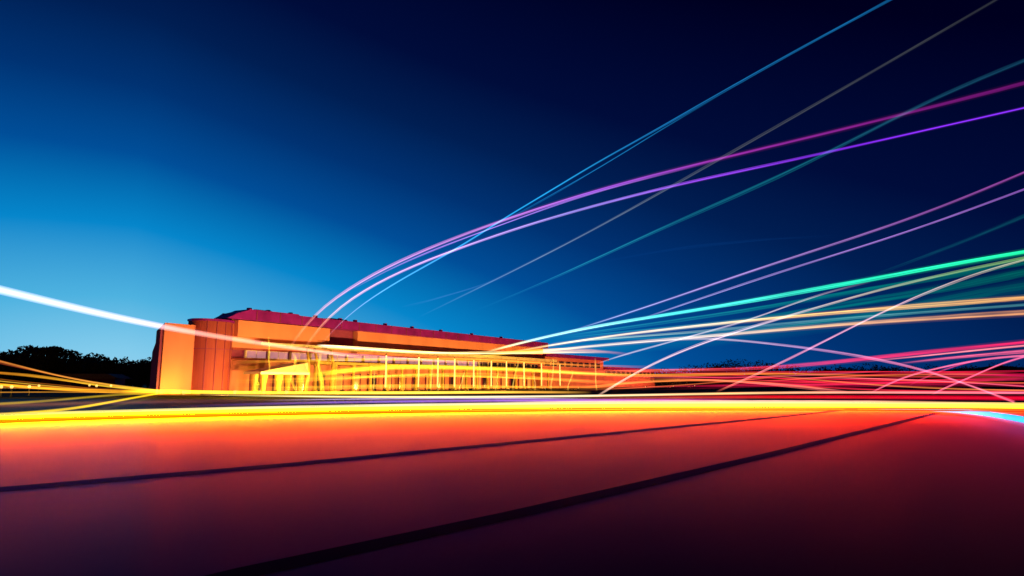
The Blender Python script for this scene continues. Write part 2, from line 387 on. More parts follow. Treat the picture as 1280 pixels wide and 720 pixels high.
# ---------------------------------------------------------------- trees
def tree(loc, h, w, seed, label, flat=False, mat='leaf', group='trees along the horizon'):
    rnd = random.Random(seed)
    r = empty('tree', loc, rnd.uniform(0, 6), label=label, cat='tree', group=group)
    bm = bmesh.new()
    tips = []
    hb = h*(.62 if flat else .35)
    tube(bm, [(0, 0, 0), (rnd.uniform(-.1, .1)*w, 0, hb*.5), (rnd.uniform(-.1, .1)*w, rnd.uniform(-.1, .1)*w, hb)], [h*.03, h*.024, h*.018], 7)
    for k in range(7):
        a = rnd.uniform(0, 6.28); rr = w*.5*rnd.uniform(.35, .8); zz = h*(rnd.uniform(.8, .9) if flat else rnd.uniform(.45, .88))
        tip = Vector((math.cos(a)*rr, math.sin(a)*rr, zz)); tips.append(tip)
        tube(bm, [(0, 0, hb*.85), tip*.5+Vector((0, 0, hb*.42)), tip], [h*.014, h*.009, h*.004], 5)
    link('trunk', bm, M['trunk'], r)
    bm = bmesh.new()
    cl = [(t, rnd.uniform(.16, .26)*w) for t in tips] + [(Vector((0, 0, h*(.86 if flat else .8))), w*.26)]
    if not flat: cl += [(Vector((rnd.uniform(-.3, .3)*w, rnd.uniform(-.3, .3)*w, h*rnd.uniform(.3, .6))), w*.24) for _ in range(6)]
    for c, cr_ in cl:
        for _ in range(160):
            while True:
                q = Vector((rnd.uniform(-1, 1), rnd.uniform(-1, 1), rnd.uniform(-1, 1)))
                if q.length < 1: break
            q.z *= .35 if flat else .85
            p = q*cr_+c
            s_ = rnd.uniform(.12, .3)
            u = Vector((rnd.gauss(0, 1), rnd.gauss(0, 1), rnd.gauss(0, 1))).normalized(); v = u.orthogonal().normalized()
            bm.faces.new([bm.verts.new(p+u*s_*1.5), bm.verts.new(p+v*s_), bm.verts.new(p-u*s_*1.5), bm.verts.new(p-v*s_)])
    link('crown', bm, M[mat], r)
spec = [(-14, 446, 11), (4, 448, 10), (14, 446, 9), (27, 441, 10), (40, 444, 10), (52, 447, 9), (61, 434, 8), (78, 447, 9), (88, 447, 9), (99, 446, 9), (116, 444, 9),
        (128, 452, 9), (141, 455, 8), (151, 453, 9), (166, 458, 9), (178, 455, 9), (187, 452, 9), (196, 450, 9)]
words = ['round dark tree', 'low bushy tree', 'dense dark tree', 'tall rounded tree', 'broad dark tree', 'small dark tree']
for i, (px, py, w) in enumerate(spec):
    Y = 150+random.uniform(-12, 14)
    top = at(px, py, Y); h = top.z*1.06
    flat = px in (61, 166)
    lab = ('flat topped umbrella tree standing above the left tree line' if px == 61 else
           'wide flat crowned tree low beside the left end of the theatre' if px == 166 else
           '%s in the left tree line, number %s from its outer end' % (words[i % 6], ['one', 'two', 'three', 'four', 'five', 'six', 'seven', 'eight', 'nine', 'ten', 'eleven', 'twelve', 'thirteen', 'fourteen', 'fifteen', 'sixteen', 'seventeen', 'eighteen'][i]))
    tree((top.x, Y, -.1), h, w*random.uniform(1.0, 1.3)*(1.1 if flat else 1), 30+i, lab, flat, 'leaf', 'trees of the left tree line')
for i, (px, py, w) in enumerate([(830, 466, 14), (858, 463, 16), (884, 461, 15), (905, 458, 15), (928, 455, 17), (952, 459, 15), (980, 463, 16), (1012, 466, 15), (1048, 462, 14), (1086, 461, 16), (1124, 463, 15), (1162, 461, 14), (1204, 462, 15), (1246, 460, 15), (1275, 461, 15)]):
    Y = 240+random.uniform(-15, 20); top = at(px, py, Y)
    tree((top.x, Y, -.1), top.z*1.04, w, 90+i, '%s in the right tree line, number %s outward from the theatre' % (words[(i+2) % 6], ['one', 'two', 'three', 'four', 'five', 'six', 'seven', 'eight', 'nine', 'ten', 'eleven', 'twelve', 'thirteen', 'fourteen', 'fifteen'][i]), False, 'leaf2', 'trees of the right tree line')
# low pavilion in front of the left trees
c = at(104, 478, 120); PV = empty('pavilion', (c.x, 120, -.02), R(12), label='low pavilion with a pale pink roof below the left tree line', cat='pavilion')
bm = bmesh.new(); box(bm, -6, 6, -2, 3, 0, 2.2); link('wall', bm, M['maroon'], PV)
bm = bmesh.new(); slab(bm, [(-7, 2.21), (7, 2.21), (5, 3.1), (-5, 3.1)], -3, 4); link('roof', bm, M['pale_roof'], PV)
for k in range(3):
    bm = bmesh.new(); box(bm, -4.5+k*3.4, -3+k*3.4, -2.08, -2.003, .8, 1.8); link('window', bm, M['glass_dark'], PV)
# bollard lamps on the far left
def bollard():
    r = empty('bollard_lamp')
    bm = bmesh.new(); lathe(bm, [(.13, 0), (.1, .1), (.08, .9)], n=10); link('post', bm, M['steel'], r)
    bm = bmesh.new(); lathe(bm, [(.1, .9), (.15, 1.0), (.15, 1.12), (.08, 1.2)], n=10); link('lamp_globe', bm, M['lamp'], r)
    return r
b0 = bollard()
for i, (px, Y) in enumerate([(2, 69), (15, 69), (37, 74), (49, 92), (112, 104), (121, 88), (139, 96)]):
    o = b0 if i == 0 else copy_tree(b0)
    c = at(px, 480, Y); o.location = (c.x, Y, -.02)
    tag(o, '%s glowing bollard lamp across the road counting from the left edge' % ['first', 'second', 'third', 'fourth', 'fifth', 'sixth', 'seventh'][i], 'bollard lamp', 'bollard lamps across the road')

# ---------------------------------------------------------------- streaks of light
WS = .64
def smooth_path(pts, n, passes):            # an even, gently smoothed run through the sight lines
    pts = [Vector((x, y)) for x, y in pts]
    L_ = [0]
    for a, b in zip(pts, pts[1:]): L_.append(L_[-1]+(b-a).length)
    out = []
    j = 0
    for i in range(n+1):
        t = L_[-1]*i/n
        while j < len(pts)-2 and t > L_[j+1]: j += 1
        out.append(pts[j].lerp(pts[j+1], (t-L_[j])/max(1e-6, L_[j+1]-L_[j])))
    for _ in range(passes):
        out = [out[0]] + [(out[i-1]+out[i]*2+out[i+1])/4 for i in range(1, n)] + [out[n]]
    return [(p.x, p.y) for p in out]
TR = []
def trail(label, pts, d, w, cols, s=1.0, z=None, fade=(0, 0), bright=False, n=10, shells=((1, .35), (.6, .65)), group='streaks of light', flat=1.0, sm=60, solid=False):
    """pts: sight lines; d: distance at both ends; z: rides at that height instead; w: width at both ends (px at that distance)"""
    ox0, ox1 = pts[0][0], pts[-1][0]; wide = abs(ox1-ox0) > 60
    if wide:                                # run on past both ends of the view instead of stopping there
        if ox1 > 1281 and not fade[1]:
            a, b = Vector(pts[-2]), Vector(pts[-1]); q = b+(b-a).normalized()*220; pts = pts+[(q.x, q.y)]
        if ox0 < -20 and not fade[0]:
            a, b = Vector(pts[1]), Vector(pts[0]); q = b+(b-a).normalized()*220; pts = [(q.x, q.y)]+pts
    if 'theatre roof' in label or 'ground band to' in label or 'plaza corner' in label: sm = 16
    pts = smooth_path(pts, n*7, sm); K = len(pts); P = []; W = []
    for i, (px, py) in enumerate(pts):
        t = (px-ox0)/(ox1-ox0) if wide else i/(K-1)
        if z is not None:
            p = atz(px, py, z)
        else:
            Y = d[0]*(d[1]/d[0])**t; p = at(px, py, Y)
        P.append(p); W.append(max(.3, w[0]+(w[1]-w[0])*t)*.5*WS*p.y/F_PX)
    Wd = W
    NP = len(P); bm = bmesh.new(); cl = bm.loops.layers.float_color.new('glow')
    C = []
    for i in range(NP):
        t = max(0, min(1, (pts[i][0]-ox0)/(ox1-ox0))) if wide else i/(NP-1)
        c = None
        for (a, ca), (b, cb) in zip(cols, cols[1:]):
            if a <= t <= b: q = (t-a)/(b-a+1e-9); c = [x+(y-x)*q for x, y in zip(lin(ca), lin(cb))]; break
        if c is None: c = list(lin(cols[-1][1]))
        k = s
        if fade[0] and t < fade[0]: k *= (t/fade[0])
        if fade[1] and t > 1-fade[1]: k *= ((1-t)/fade[1])
        C.append([x*k for x in c])
    ns = 8
    sd = sum(map(ord, label)) % 97 + pts[0][1]*.13
    bri = [1 if w[0] > 11 else 1+.22*noise.noise(Vector((i*.23, sd, 0)))+.12*noise.noise(Vector((i*.9, sd, 5))) for i in range(NP)]
    parts = [(rs, sh, None) for rs, sh in shells]
    if shells is not HALO and not bright and not solid and max(w) > 2.9 and w[0] < 12 and z is None and len(pts) > 5:      # a few fine strands drifting inside the streak
        parts = [(rs, sh*.5, None) for rs, sh in shells] + [(.3, .55, q) for q in range(3)]
    for rs, sh, strand in parts:
        rings = []
        C0 = P
        if strand is not None:
            P = []
            for i in range(NP):
                dd = (C0[min(i+1, NP-1)]-C0[max(i-1, 0)]).normalized(); uu = dd.cross(Vector((0, 0, 1))).normalized(); vv = dd.cross(uu)
                P.append(C0[i]+(uu*noise.noise(Vector((i*.05, sd, strand*3.1)))+vv*(noise.noise(Vector((i*.06, sd+9, strand*2.3)))*.9+(strand-1)*.45)+vv*.12*noise.noise(Vector((i*.8, sd, strand))))*Wd[i]*1.15)
        for i in range(NP):
            dd = (P[min(i+1, NP-1)]-P[max(i-1, 0)]).normalized()
            u = dd.cross(Vector((0, 0, 1))).normalized() if abs(dd.z) < .97 else Vector((1, 0, 0)); v = dd.cross(u)
            rings.append([bm.verts.new(P[i]+u*Wd[i]*rs*math.cos(2*math.pi*k/ns)+v*Wd[i]*rs*flat*math.sin(2*math.pi*k/ns)) for k in range(ns)])
        for i in range(NP-1):
            for k in range(ns):
                f = bm.faces.new((rings[i][k], rings[i][(k+1) % ns], rings[i+1][(k+1) % ns], rings[i+1][k]))
                for lp, j in zip(f.loops, (i, i, i+1, i+1)): lp[cl] = (*[x*sh*(1 if solid else .5)*bri[j] for x in C[j]], 1)
        P = C0
    o = link('light_streak', bm, M['hot'] if solid == 'hot' else M['solid'] if solid else (M['glow'] if bright else M['faint']), smooth=True)
    tag(o, label, 'light streak', group)
    return o
WH = (255, 255, 255)
def c1(c): return [(0, c), (1, c)]
SOFT = ((1.6, .12), (1, .3), (.6, .58))
BLUR = ((1.0, .3), (.75, .3), (.45, .4))
HALO = ((1, .08), (.86, .1), (.72, .14), (.56, .18), (.4, .22), (.22, .28))
SKY = 'streaks of light climbing into the sky'
# -- sky
trail('thick white streak falling from the left edge to the orange theatre', [(-30, 355), (0, 362), (60, 377), (110, 389), (160, 400), (207, 410), (260, 419), (330, 430), (400, 440), (450, 446)], (38, 76), (19, 6),
      [(0, (240, 228, 240)), (.4, (240, 200, 225)), (.6, (255, 170, 150)), (1, (255, 190, 150))], 1.15, shells=BLUR, fade=(0, .1))
trail('magenta streak rising from the theatre roof, uppermost of its pair', [(352, 452), (362, 416), (372, 402), (390, 388), (430, 362), (490, 328), (573, 295), (640, 271), (720, 245), (790, 225), (905, 197), (1040, 165), (1140, 140), (1280, 104), (1340, 88)], (78, 22), (4, 10),
      [(0, (255, 150, 90)), (.15, (240, 150, 215)), (.4, (160, 80, 210)), (.55, (145, 40, 150)), (.75, (115, 22, 110)), (1, (100, 14, 90))], .85, shells=SOFT, fade=(.06, 0), group=SKY)
trail('thin violet thread hugging the magenta streak above the theatre', [(440, 362), (490, 333), (573, 300), (640, 276), (720, 247), (800, 225), (900, 200)], (68, 42), (2.6, 3),
      [(0, (200, 140, 240)), (.5, (170, 130, 245)), (1, (150, 60, 170))], .8, fade=(.2, .3), group=SKY)
trail('bright violet streak rising from the theatre roof to the right edge', [(372, 450), (374, 432), (384, 412), (400, 395), (440, 369), (507, 333), (573, 311), (640, 286), (720, 263), (840, 232), (940, 211), (1040, 189), (1160, 162), (1280, 135), (1340, 121)], (78, 24), (4.2, 5),
      [(0, (255, 170, 90)), (.15, (235, 170, 230)), (.35, (170, 150, 245)), (.5, (150, 70, 230)), (.7, (130, 40, 235)), (1, (125, 45, 230))], 1.0, shells=SOFT, fade=(.06, 0), group=SKY)
trail('cyan streak from the theatre roof to the top edge of the sky', [(400, 432), (405, 420), (417, 407), (440, 387), (507, 345), (573, 311), (630, 272), (690, 238), (740, 206), (800, 174), (880, 128), (990, 66), (1112, 0), (1180, -38)], (80, 24), (2.8, 6.5),
      [(0, (180, 120, 150)), (.12, (90, 190, 245)), (.3, (40, 180, 245)), (.5, (25, 115, 175)), (1, (15, 90, 145))], .75, fade=(.08, 0), group=SKY)
trail('faint cyan thread splitting below the cyan streak in mid sky', [(600, 289), (640, 272), (700, 238), (760, 203), (820, 166), (900, 119)], (50, 40), (3, 3.5), c1((25, 120, 180)), .6, fade=(.3, .3), group=SKY)
trail('dim olive streak crossing the violet one toward the upper right corner', [(520, 398), (540, 390), (590, 362), (652, 335), (777, 270), (840, 232), (905, 195), (1000, 142), (1090, 90), (1180, 38), (1245, 0), (1300, -32)], (95, 30), (3.4, 6),
      [(0, (40, 80, 110)), (.2, (100, 120, 130)), (.5, (78, 82, 80)), (1, (34, 36, 36))], .75, fade=(.12, 0), shells=SOFT, group=SKY)
trail('pale blurred thread joining the dim olive streak low over the roof', [(500, 384), (540, 375), (600, 357), (640, 343)], (95, 88), (4, 3), c1((60, 90, 140)), .35, fade=(.4, .4), group=SKY)
trail('blurred teal streak rising past the violet one to the right edge', [(588, 391), (640, 372), (715, 339), (790, 300), (860, 270), (950, 233), (1040, 190), (1100, 157), (1165, 120), (1280, 76), (1340, 52)], (95, 26), (3.5, 12),
      [(0, (20, 70, 90)), (.2, (25, 120, 130)), (.5, (15, 100, 110)), (.7, (20, 70, 88)), (1, (12, 48, 68))], .7, fade=(.15, 0), shells=BLUR, group=SKY)
trail('mauve streak of the lilac pair on the right, upper one', [(700, 418), (735, 407), (790, 391), (860, 366), (910, 348), (960, 332), (1040, 306), (1127, 278), (1200, 251), (1280, 216), (1330, 194)], (90, 30), (3.4, 5.4),
      [(0, (120, 150, 180)), (.3, (170, 140, 205)), (.7, (140, 80, 155)), (1, (130, 45, 125))], .95, fade=(.12, 0), shells=SOFT, group=SKY)
trail('lilac streak of the lilac pair on the right, lower one', [(800, 399), (822, 391), (860, 379), (960, 344), (1040, 319), (1127, 293), (1200, 267), (1280, 237), (1330, 218)], (80, 30), (3.2, 4),
      [(0, (150, 150, 200)), (.5, (155, 115, 195)), (1, (140, 85, 180))], 1.0, fade=(.1, 0), group=SKY)
trail('faint green haze line above the bright green streak', [(1070, 352), (1120, 334), (1180, 312), (1240, 287), (1300, 262)], (50, 30), (6, 12), c1((10, 70, 75)), .4, fade=(.4, 0), shells=BLUR, group=SKY)
trail('very faint blue thread across the middle of the sky', [(740, 330), (800, 318), (880, 306), (960, 299), (1050, 294)], (60, 40), (6, 6), c1((15, 60, 120)), .12, fade=(.4, .4), group=SKY)
# -- green
trail('bright green streak rising from the theatre to the right edge', [(607, 440), (625, 433), (657, 425), (700, 415), (740, 407), (800, 398), (860, 390), (960, 372), (1060, 354), (1160, 336), (1280, 315), (1340, 305)], (80, 26), (4, 10),
      [(0, (255, 235, 140)), (.1, (190, 250, 230)), (.3, (90, 240, 220)), (.6, (40, 225, 170)), (1, (30, 235, 140))], 1.3, fade=(.04, 0), shells=SOFT)
for q, (dy, ww, ss) in enumerate(((11, 16, .16), (24, 22, .14), (40, 30, .10))):
    trail('%s translucent green veil hanging under the bright green streak' % ('narrow', 'middle', 'broad')[q],
      [(690, 421+dy*.12), (780, 404+dy*.45), (860, 391+dy*.8), (960, 373+dy), (1060, 355+dy*1.1), (1160, 337+dy*1.1), (1280, 316+dy), (1340, 306+dy)], (79+q, 27+q), (5, ww), [(0, (60, 200, 190)), (.5, (0, 190, 150)), (1, (0, 150, 95))], ss*1.3, fade=(.1, 0), shells=BLUR, group='green veils of light')
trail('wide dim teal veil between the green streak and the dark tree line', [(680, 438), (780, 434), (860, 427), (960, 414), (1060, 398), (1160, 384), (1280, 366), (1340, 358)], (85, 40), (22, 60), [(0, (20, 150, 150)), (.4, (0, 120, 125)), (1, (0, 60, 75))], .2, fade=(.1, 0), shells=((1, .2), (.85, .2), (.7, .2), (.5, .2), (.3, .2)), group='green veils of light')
# -- yellow pair and threads
trail('amber streak of the amber pair on the right, upper one', [(640, 440), (690, 431), (740, 421), (790, 416), (840, 411), (940, 400), (1040, 391), (1120, 384), (1200, 378), (1280, 372), (1340, 368)], (72, 32), (4, 8.5),
      [(0, (255, 220, 140)), (.3, (230, 200, 160)), (.5, (245, 190, 90)), (1, (225, 150, 60))], 1.15, fade=(.08, 0), shells=SOFT)
trail('amber streak of the amber pair on the right, lower one', [(640, 443), (690, 437), (740, 432), (790, 428), (840, 425), (940, 415), (1040, 406), (1120, 401), (1200, 396), (1280, 391), (1340, 388)], (72, 32), (4, 10),
      [(0, (255, 220, 140)), (.3, (225, 195, 170)), (.5, (225, 165, 100)), (1, (195, 125, 60))], 1.05, fade=(.08, 0), shells=SOFT)
trail('thin teal thread running between the two amber streaks', [(690, 429), (740, 424), (840, 418), (940, 408), (1060, 397), (1160, 390), (1280, 381), (1340, 377)], (70, 34), (3, 7), [(0, (200, 220, 170)), (.4, (100, 150, 140)), (1, (50, 110, 110))], .7, fade=(.1, 0))
trail('pale thread curling up from the far wing into the green streak', [(745, 455), (765, 447), (800, 438), (827, 430), (890, 413), (940, 399), (990, 380), (1040, 363), (1090, 352)], (70, 45), (3, 3.2), c1((205, 185, 190)), .8, fade=(.1, .3))
trail('long pale streak rising from the ground beside the far wing', [(745, 496), (757, 486), (780, 468), (802, 455), (852, 436), (915, 416), (965, 401), (1003, 390), (1040, 378), (1093, 363), (1147, 349), (1213, 336), (1280, 322), (1330, 312)], (62, 26), (4.2, 5),
      [(0, (255, 200, 170)), (.3, (215, 180, 195)), (.55, (190, 170, 150)), (.75, (130, 165, 90)), (1, (110, 175, 80))], .95, fade=(.03, 0))
trail('slanting rose streak rising from the red band across the amber pair', [(895, 490), (902, 487), (940, 472), (970, 458), (1020, 432), (1060, 411), (1090, 396), (1120, 380), (1173, 359), (1227, 338), (1280, 323), (1330, 312)], (50, 28), (3.8, 5),
      [(0, (240, 110, 80)), (.3, (225, 145, 175)), (.6, (200, 165, 170)), (1, (150, 160, 100))], .95, fade=(.05, 0))
trail('mauve streak descending from the amber pair to the cyan kerb light', [(820, 427), (860, 422), (902, 422), (965, 430), (1035, 438), (1100, 449), (1160, 463), (1200, 477), (1240, 492), (1268, 503)], (60, 34), (3, 6),
      [(0, (190, 180, 160)), (.4, (190, 140, 180)), (.7, (215, 110, 140)), (1, (230, 100, 130))], .95, fade=(.12, 0))
# -- reds on the right
RED = 'red and pink streaks low on the right'
def red(label, pts, d, w, cols, s=1, **k): return trail(label, pts, d, w, cols, s, group=RED, **k)
red('thick scarlet streak along the tree tops, topmost on the right', [(720, 466), (770, 463), (827, 462), (900, 463), (960, 461), (1020, 456), (1085, 449), (1185, 437), (1280, 428), (1340, 422)], (58, 24), (4, 8.5), [(0, (240, 110, 70)), (.3, (205, 50, 70)), (.6, (235, 30, 60)), (1, (225, 15, 65))], 1.0, fade=(.12, 0), shells=SOFT)
red('pale pink streak edging the scarlet one at the right edge', [(1080, 452), (1135, 447), (1200, 440), (1280, 432), (1340, 427)], (40, 26), (3, 5), c1((250, 130, 130)), 1, fade=(.3, 0))
red('soft rose streak just below the scarlet one', [(1120, 455), (1160, 450), (1210, 445), (1280, 439), (1340, 436)], (38, 26), (4, 7), c1((235, 90, 120)), 1, fade=(.3, 0), shells=SOFT)
red('dull amber streak running level behind the crossing pink ones', [(640, 463), (700, 464), (740, 467), (790, 471), (840, 470), (890, 467), (940, 466), (1000, 467), (1060, 469), (1110, 470), (1200, 471), (1280, 472)], (64, 40), (5, 5), [(0, (255, 190, 60)), (.4, (240, 130, 50)), (.7, (150, 60, 30)), (1, (120, 25, 35))], 1, fade=(.1, 0))
red('arched orange red streak above the ground band', [(720, 486), (760, 481), (800, 477), (850, 475), (902, 475), (950, 479), (1000, 484), (1060, 489)], (60, 46), (5, 4), [(0, (250, 160, 60)), (.5, (240, 110, 60)), (1, (245, 110, 120))], .95, fade=(.15, .1))
red('second arched crimson streak dipping toward the ground band', [(800, 472), (870, 473), (930, 478), (980, 482), (1040, 481), (1110, 478), (1180, 476), (1280, 474)], (60, 36), (4, 5), [(0, (170, 40, 50)), (.5, (190, 30, 60)), (1, (170, 20, 70))], .9, fade=(.2, 0))
red('lowest crimson thread weaving through the dark trees', [(840, 484), (920, 482), (1000, 479), (1060, 482), (1120, 483), (1200, 479), (1280, 481)], (60, 38), (4, 7), c1((170, 15, 60)), .6, fade=(.2, 0), shells=BLUR)
red('crimson haze streak at the right edge under the rose pair', [(1130, 467), (1180, 467), (1230, 468), (1280, 469), (1340, 470)], (40, 26), (4, 7), c1((190, 20, 75)), .8, fade=(.3, 0), shells=SOFT)
red('pink streak arching from the ground band to the right edge, left one', [(1088, 491), (1097, 486), (1135, 469), (1175, 460), (1205, 453), (1235, 448), (1280, 444), (1330, 443)], (42, 26), (3.4, 4.5), c1((245, 105, 140)), 1, fade=(.06, 0))
red('pink streak arching from the ground band to the right edge, right one', [(1165, 493), (1178, 486), (1210, 473), (1247, 456), (1280, 446), (1330, 432)], (38, 26), (3.4, 5), c1((245, 100, 140)), 1, fade=(.06, 0))
red('short rose thread between the two arching pink streaks', [(1136, 482), (1150, 475), (1175, 464), (1205, 454), (1225, 450)], (40, 34), (2.6, 3.4), c1((200, 50, 95)), .8, fade=(.2, .2))
rq = random.Random(11)
for i in range(20):
    x0 = rq.uniform(690, 980); x1 = min(1320, x0+rq.uniform(260, 520)); y0 = rq.uniform(464, 489); y1 = rq.uniform(462, 489); bow = rq.uniform(-7, 7)
    c = rq.choice([(235, 40, 60), (200, 20, 60), (245, 110, 60), (240, 90, 120), (150, 15, 50), (255, 140, 70)])
    trail('thin red thread of light weaving through the dark trees on the right', [(x0+(x1-x0)*k/6, y0+(y1-y0)*k/6+bow*math.sin(math.pi*k/6)) for k in range(7)],
          (60, 40), (1.8, 3.4), c1(c), rq.uniform(.4, .85), fade=(.25, .15 if x1 < 1300 else 0), group='thin red threads weaving through the dark trees')
for i in range(9):
    y0 = rq.uniform(462, 493); y1 = rq.uniform(486, 491); x1 = rq.uniform(110, 240)
    trail('thin gold thread of light tangled before the dark trees on the left', [(-30+(x1+30)*k/6, y0+(y1-y0)*(k/6)**.8+rq.uniform(-1, 1)) for k in range(7)],
          (46, 66), (2.6, 2), c1(rq.choice([(230, 150, 40), (200, 110, 30), (250, 190, 60), (170, 80, 20)])), rq.uniform(.4, .8), fade=(0, .3), group='thin gold threads before the left trees')
for i, (y0, y1, yy, w) in enumerate([(474, 468, 478, 10), (450, 449, 458, 8), (484, 482, 484, 9)]):  # glowing tubes added to stand in for a golden haze over the facade
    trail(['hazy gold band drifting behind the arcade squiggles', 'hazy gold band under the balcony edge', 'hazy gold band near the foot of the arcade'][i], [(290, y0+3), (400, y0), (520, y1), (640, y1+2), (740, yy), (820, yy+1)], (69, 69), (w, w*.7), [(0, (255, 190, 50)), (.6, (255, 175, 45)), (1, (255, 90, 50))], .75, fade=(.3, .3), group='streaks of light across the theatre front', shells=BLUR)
# -- left, over the dark lawn
LF = 'yellow streaks over the dark ground on the left'
def left(label, pts, d, w, cols, s=1, **k): return trail(label, pts, d, w, cols, s, group=LF, **k)
left('rusty streak dropping from the left edge in front of the trees', [(-30, 444), (0, 452), (42, 462), (83, 473), (125, 480), (160, 484), (200, 488)], (40, 68), (5, 3), [(0, (210, 110, 50)), (.6, (225, 150, 50)), (1, (255, 210, 60))], .9)
left('thin dark red thread just under the rusty streak', [(-30, 448), (0, 454), (60, 467), (110, 477), (150, 483)], (40, 66), (3, 2.5), c1((130, 50, 30)), .7)
left('golden streak entering at the left edge behind the lamps', [(-30, 464), (0, 466), (56, 470), (100, 479), (140, 484), (200, 489)], (42, 68), (5, 4), [(0, (190, 100, 20)), (.5, (240, 170, 40)), (1, (255, 220, 60))], .95)
left('broad golden streak passing the bollard lamps', [(-30, 478), (0, 481), (40, 484), (80, 487), (139, 490), (200, 491), (250, 491)], (46, 66), (6, 6), c1((240, 165, 30)), 1)
left('dull green gold streak curving along the far road edge', [(-30, 506), (0, 505), (56, 502), (111, 496), (150, 492.5), (200, 491)], None, (6, 4), c1((185, 150, 25)), .8, z=.2)
left('bright yellow streak sweeping across the road on the left', [(-30, 520), (0, 518), (35, 517), (69, 514), (100, 510), (125, 506), (150, 500), (175, 495), (200, 491.5)], None, (8, 4), c1((250, 205, 20)), 1.2, z=.2)
# -- over the facade
FA = 'streaks of light across the theatre front'
trail('broad cream streak along the theatre balcony', [(396, 432), (430, 434), (480, 438), (530, 441), (590, 442), (640, 441), (700, 440), (760, 441)], (72, 74), (6, 4), [(0, (255, 230, 190)), (.7, (255, 230, 140)), (1, (255, 190, 120))], 1.5, fade=(.03, .2), group=FA)
trail('short amber glow streak where the balcony meets the far wing', [(590, 447), (640, 440), (690, 437), (740, 438), (790, 443)], (73, 73), (9, 6), [(0, (255, 210, 60)), (.6, (255, 180, 60)), (1, (255, 120, 70))], .7, fade=(.3, .4), group=FA, shells=BLUR)  # added glow imitating the amber haze on the upper facade
trail('hazy lavender streak below the balcony', [(390, 440), (440, 444), (500, 448), (560, 452), (620, 454)], (73, 73), (7, 5), [(0, (230, 160, 170)), (.5, (190, 130, 170)), (1, (210, 120, 80))], .6, fade=(.1, .3), group=FA, shells=BLUR)
trail('yellow streak bending level over the arcade', [(385, 470), (405, 466), (430, 463), (470, 459), (510, 458), (560, 459), (620, 461), (680, 463), (740, 468), (800, 470)], (72, 70), (12, 7), [(0, (255, 230, 40)), (.4, (255, 215, 50)), (1, (255, 150, 50))], 1.2, fade=(.1, .2), group=FA)
trail('orange streak sagging through the arcade', [(390, 480), (420, 474), (460, 470), (520, 468), (600, 470), (660, 472), (730, 476), (800, 480)], (71, 69), (6, 5), [(0, (250, 150, 20)), (1, (240, 110, 40))], .55, fade=(.15, .2), group=FA)
trail('low yellow streak along the foot of the theatre', [(150, 489), (200, 488), (240, 490), (300, 491), (400, 491), (520, 491), (640, 490), (740, 490.5)], None, (7, 5), [(0, (255, 190, 30)), (.4, (255, 190, 40)), (1, (255, 180, 70))], 3.5, z=.5, fade=(.1, .35), group=FA)
rw = random.Random(5)
WL = ['entrance canopy', 'raking columns', 'first raking column', 'balcony corner']
for i, (x, y0, y1, w, dx) in enumerate([(366, 440, 490, 5, 8), (384, 448, 491, 4.5, -6), (400, 440, 492, 5, 4), (322, 466, 491, 7, 3), (336, 420, 466, 3, -1)]):
    pts = [(x+dx*math.sin(k*1.3+i)*.5+rw.uniform(-1, 1), y0+(y1-y0)*k/6) for k in range(7)]
    trail(['tall wavering yellow streak beside the entrance canopy', 'wavering yellow streak between the raking columns', 'upright wavering streak at the balcony corner', 'short bright streak under the entrance canopy', 'thin upright streak above the entrance canopy'][i],
          pts, (70, 70), (w, w), c1((255, 215, 50)), .6, fade=(.15, .1), group='upright wavering streaks')
for i, (x, l) in enumerate([(467, 'first'), (540, 'second'), (577, 'third'), (600, 'fourth'), (621, 'fifth'), (644, 'sixth'), (668, 'seventh'), (690, 'eighth'), (712, 'ninth'), (745, 'tenth')]):
    pts = [(x+rw.uniform(-1.2, 1.2)+(k-2)*(i%3)*.7, 489-(489-447)*(k/5)*(1 if i % 2 else .62)) for k in range(6)]
    trail('%s small squiggle of light along the arcade from the entrance' % l, pts, (69, 69), (3, 2.4), c1((255, 205, 90)), .55, fade=(.15, .2), group='squiggles of light along the arcade')
# -- ground band
GB = 'streaks of light hugging the road'
trail('long yellow streak along the plaza edge, thin and brightest of all', [(-60, 524), (0, 521), (120, 517.5), (240, 514.5), (400, 511), (560, 508.5), (700, 507), (860, 506), (1000, 506), (1120, 506.3), (1200, 507), (1280, 508), (1340, 508.5)], None, (11.5, 9), [(0, (255, 218, 1)), (.35, (255, 210, 2)), (.6, (255, 190, 3)), (.85, (240, 100, 3)), (1, (100, 35, 2))], 1.0, z=.2, solid='hot', bright=True, group=GB, n=14, shells=((1, 1),))
trail('soft golden halo round the long yellow streak', [(-60, 524), (0, 521), (120, 517.5), (240, 514.5), (400, 511), (560, 508.5), (700, 507), (860, 506), (1000, 506), (1120, 506.3), (1200, 507), (1280, 508), (1340, 508.5)], None, (15, 12), [(0, (255, 190, 0)), (.4, (255, 185, 20)), (.7, (255, 190, 60)), (1, (250, 170, 40))], 1.5, z=.27, group=GB, n=14, shells=HALO)
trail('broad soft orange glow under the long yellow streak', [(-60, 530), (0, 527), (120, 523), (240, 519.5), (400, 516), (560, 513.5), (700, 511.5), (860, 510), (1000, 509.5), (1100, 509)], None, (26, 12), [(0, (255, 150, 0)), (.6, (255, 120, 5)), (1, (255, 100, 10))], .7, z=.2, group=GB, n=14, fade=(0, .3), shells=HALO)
trail('cream streak marking the far kerb of the road', [(240, 493), (320, 495), (420, 496), (520, 496.5), (640, 496), (740, 495), (900, 492), (1000, 490), (1100, 490.5), (1280, 491), (1340, 491)], None, (3.5, 5.5), [(0, (255, 225, 110)), (.35, (255, 235, 190)), (.6, (255, 190, 120)), (.8, (255, 130, 130)), (1, (255, 90, 130))], 1.6, z=.3, group=GB, n=14, fade=(.15, 0))
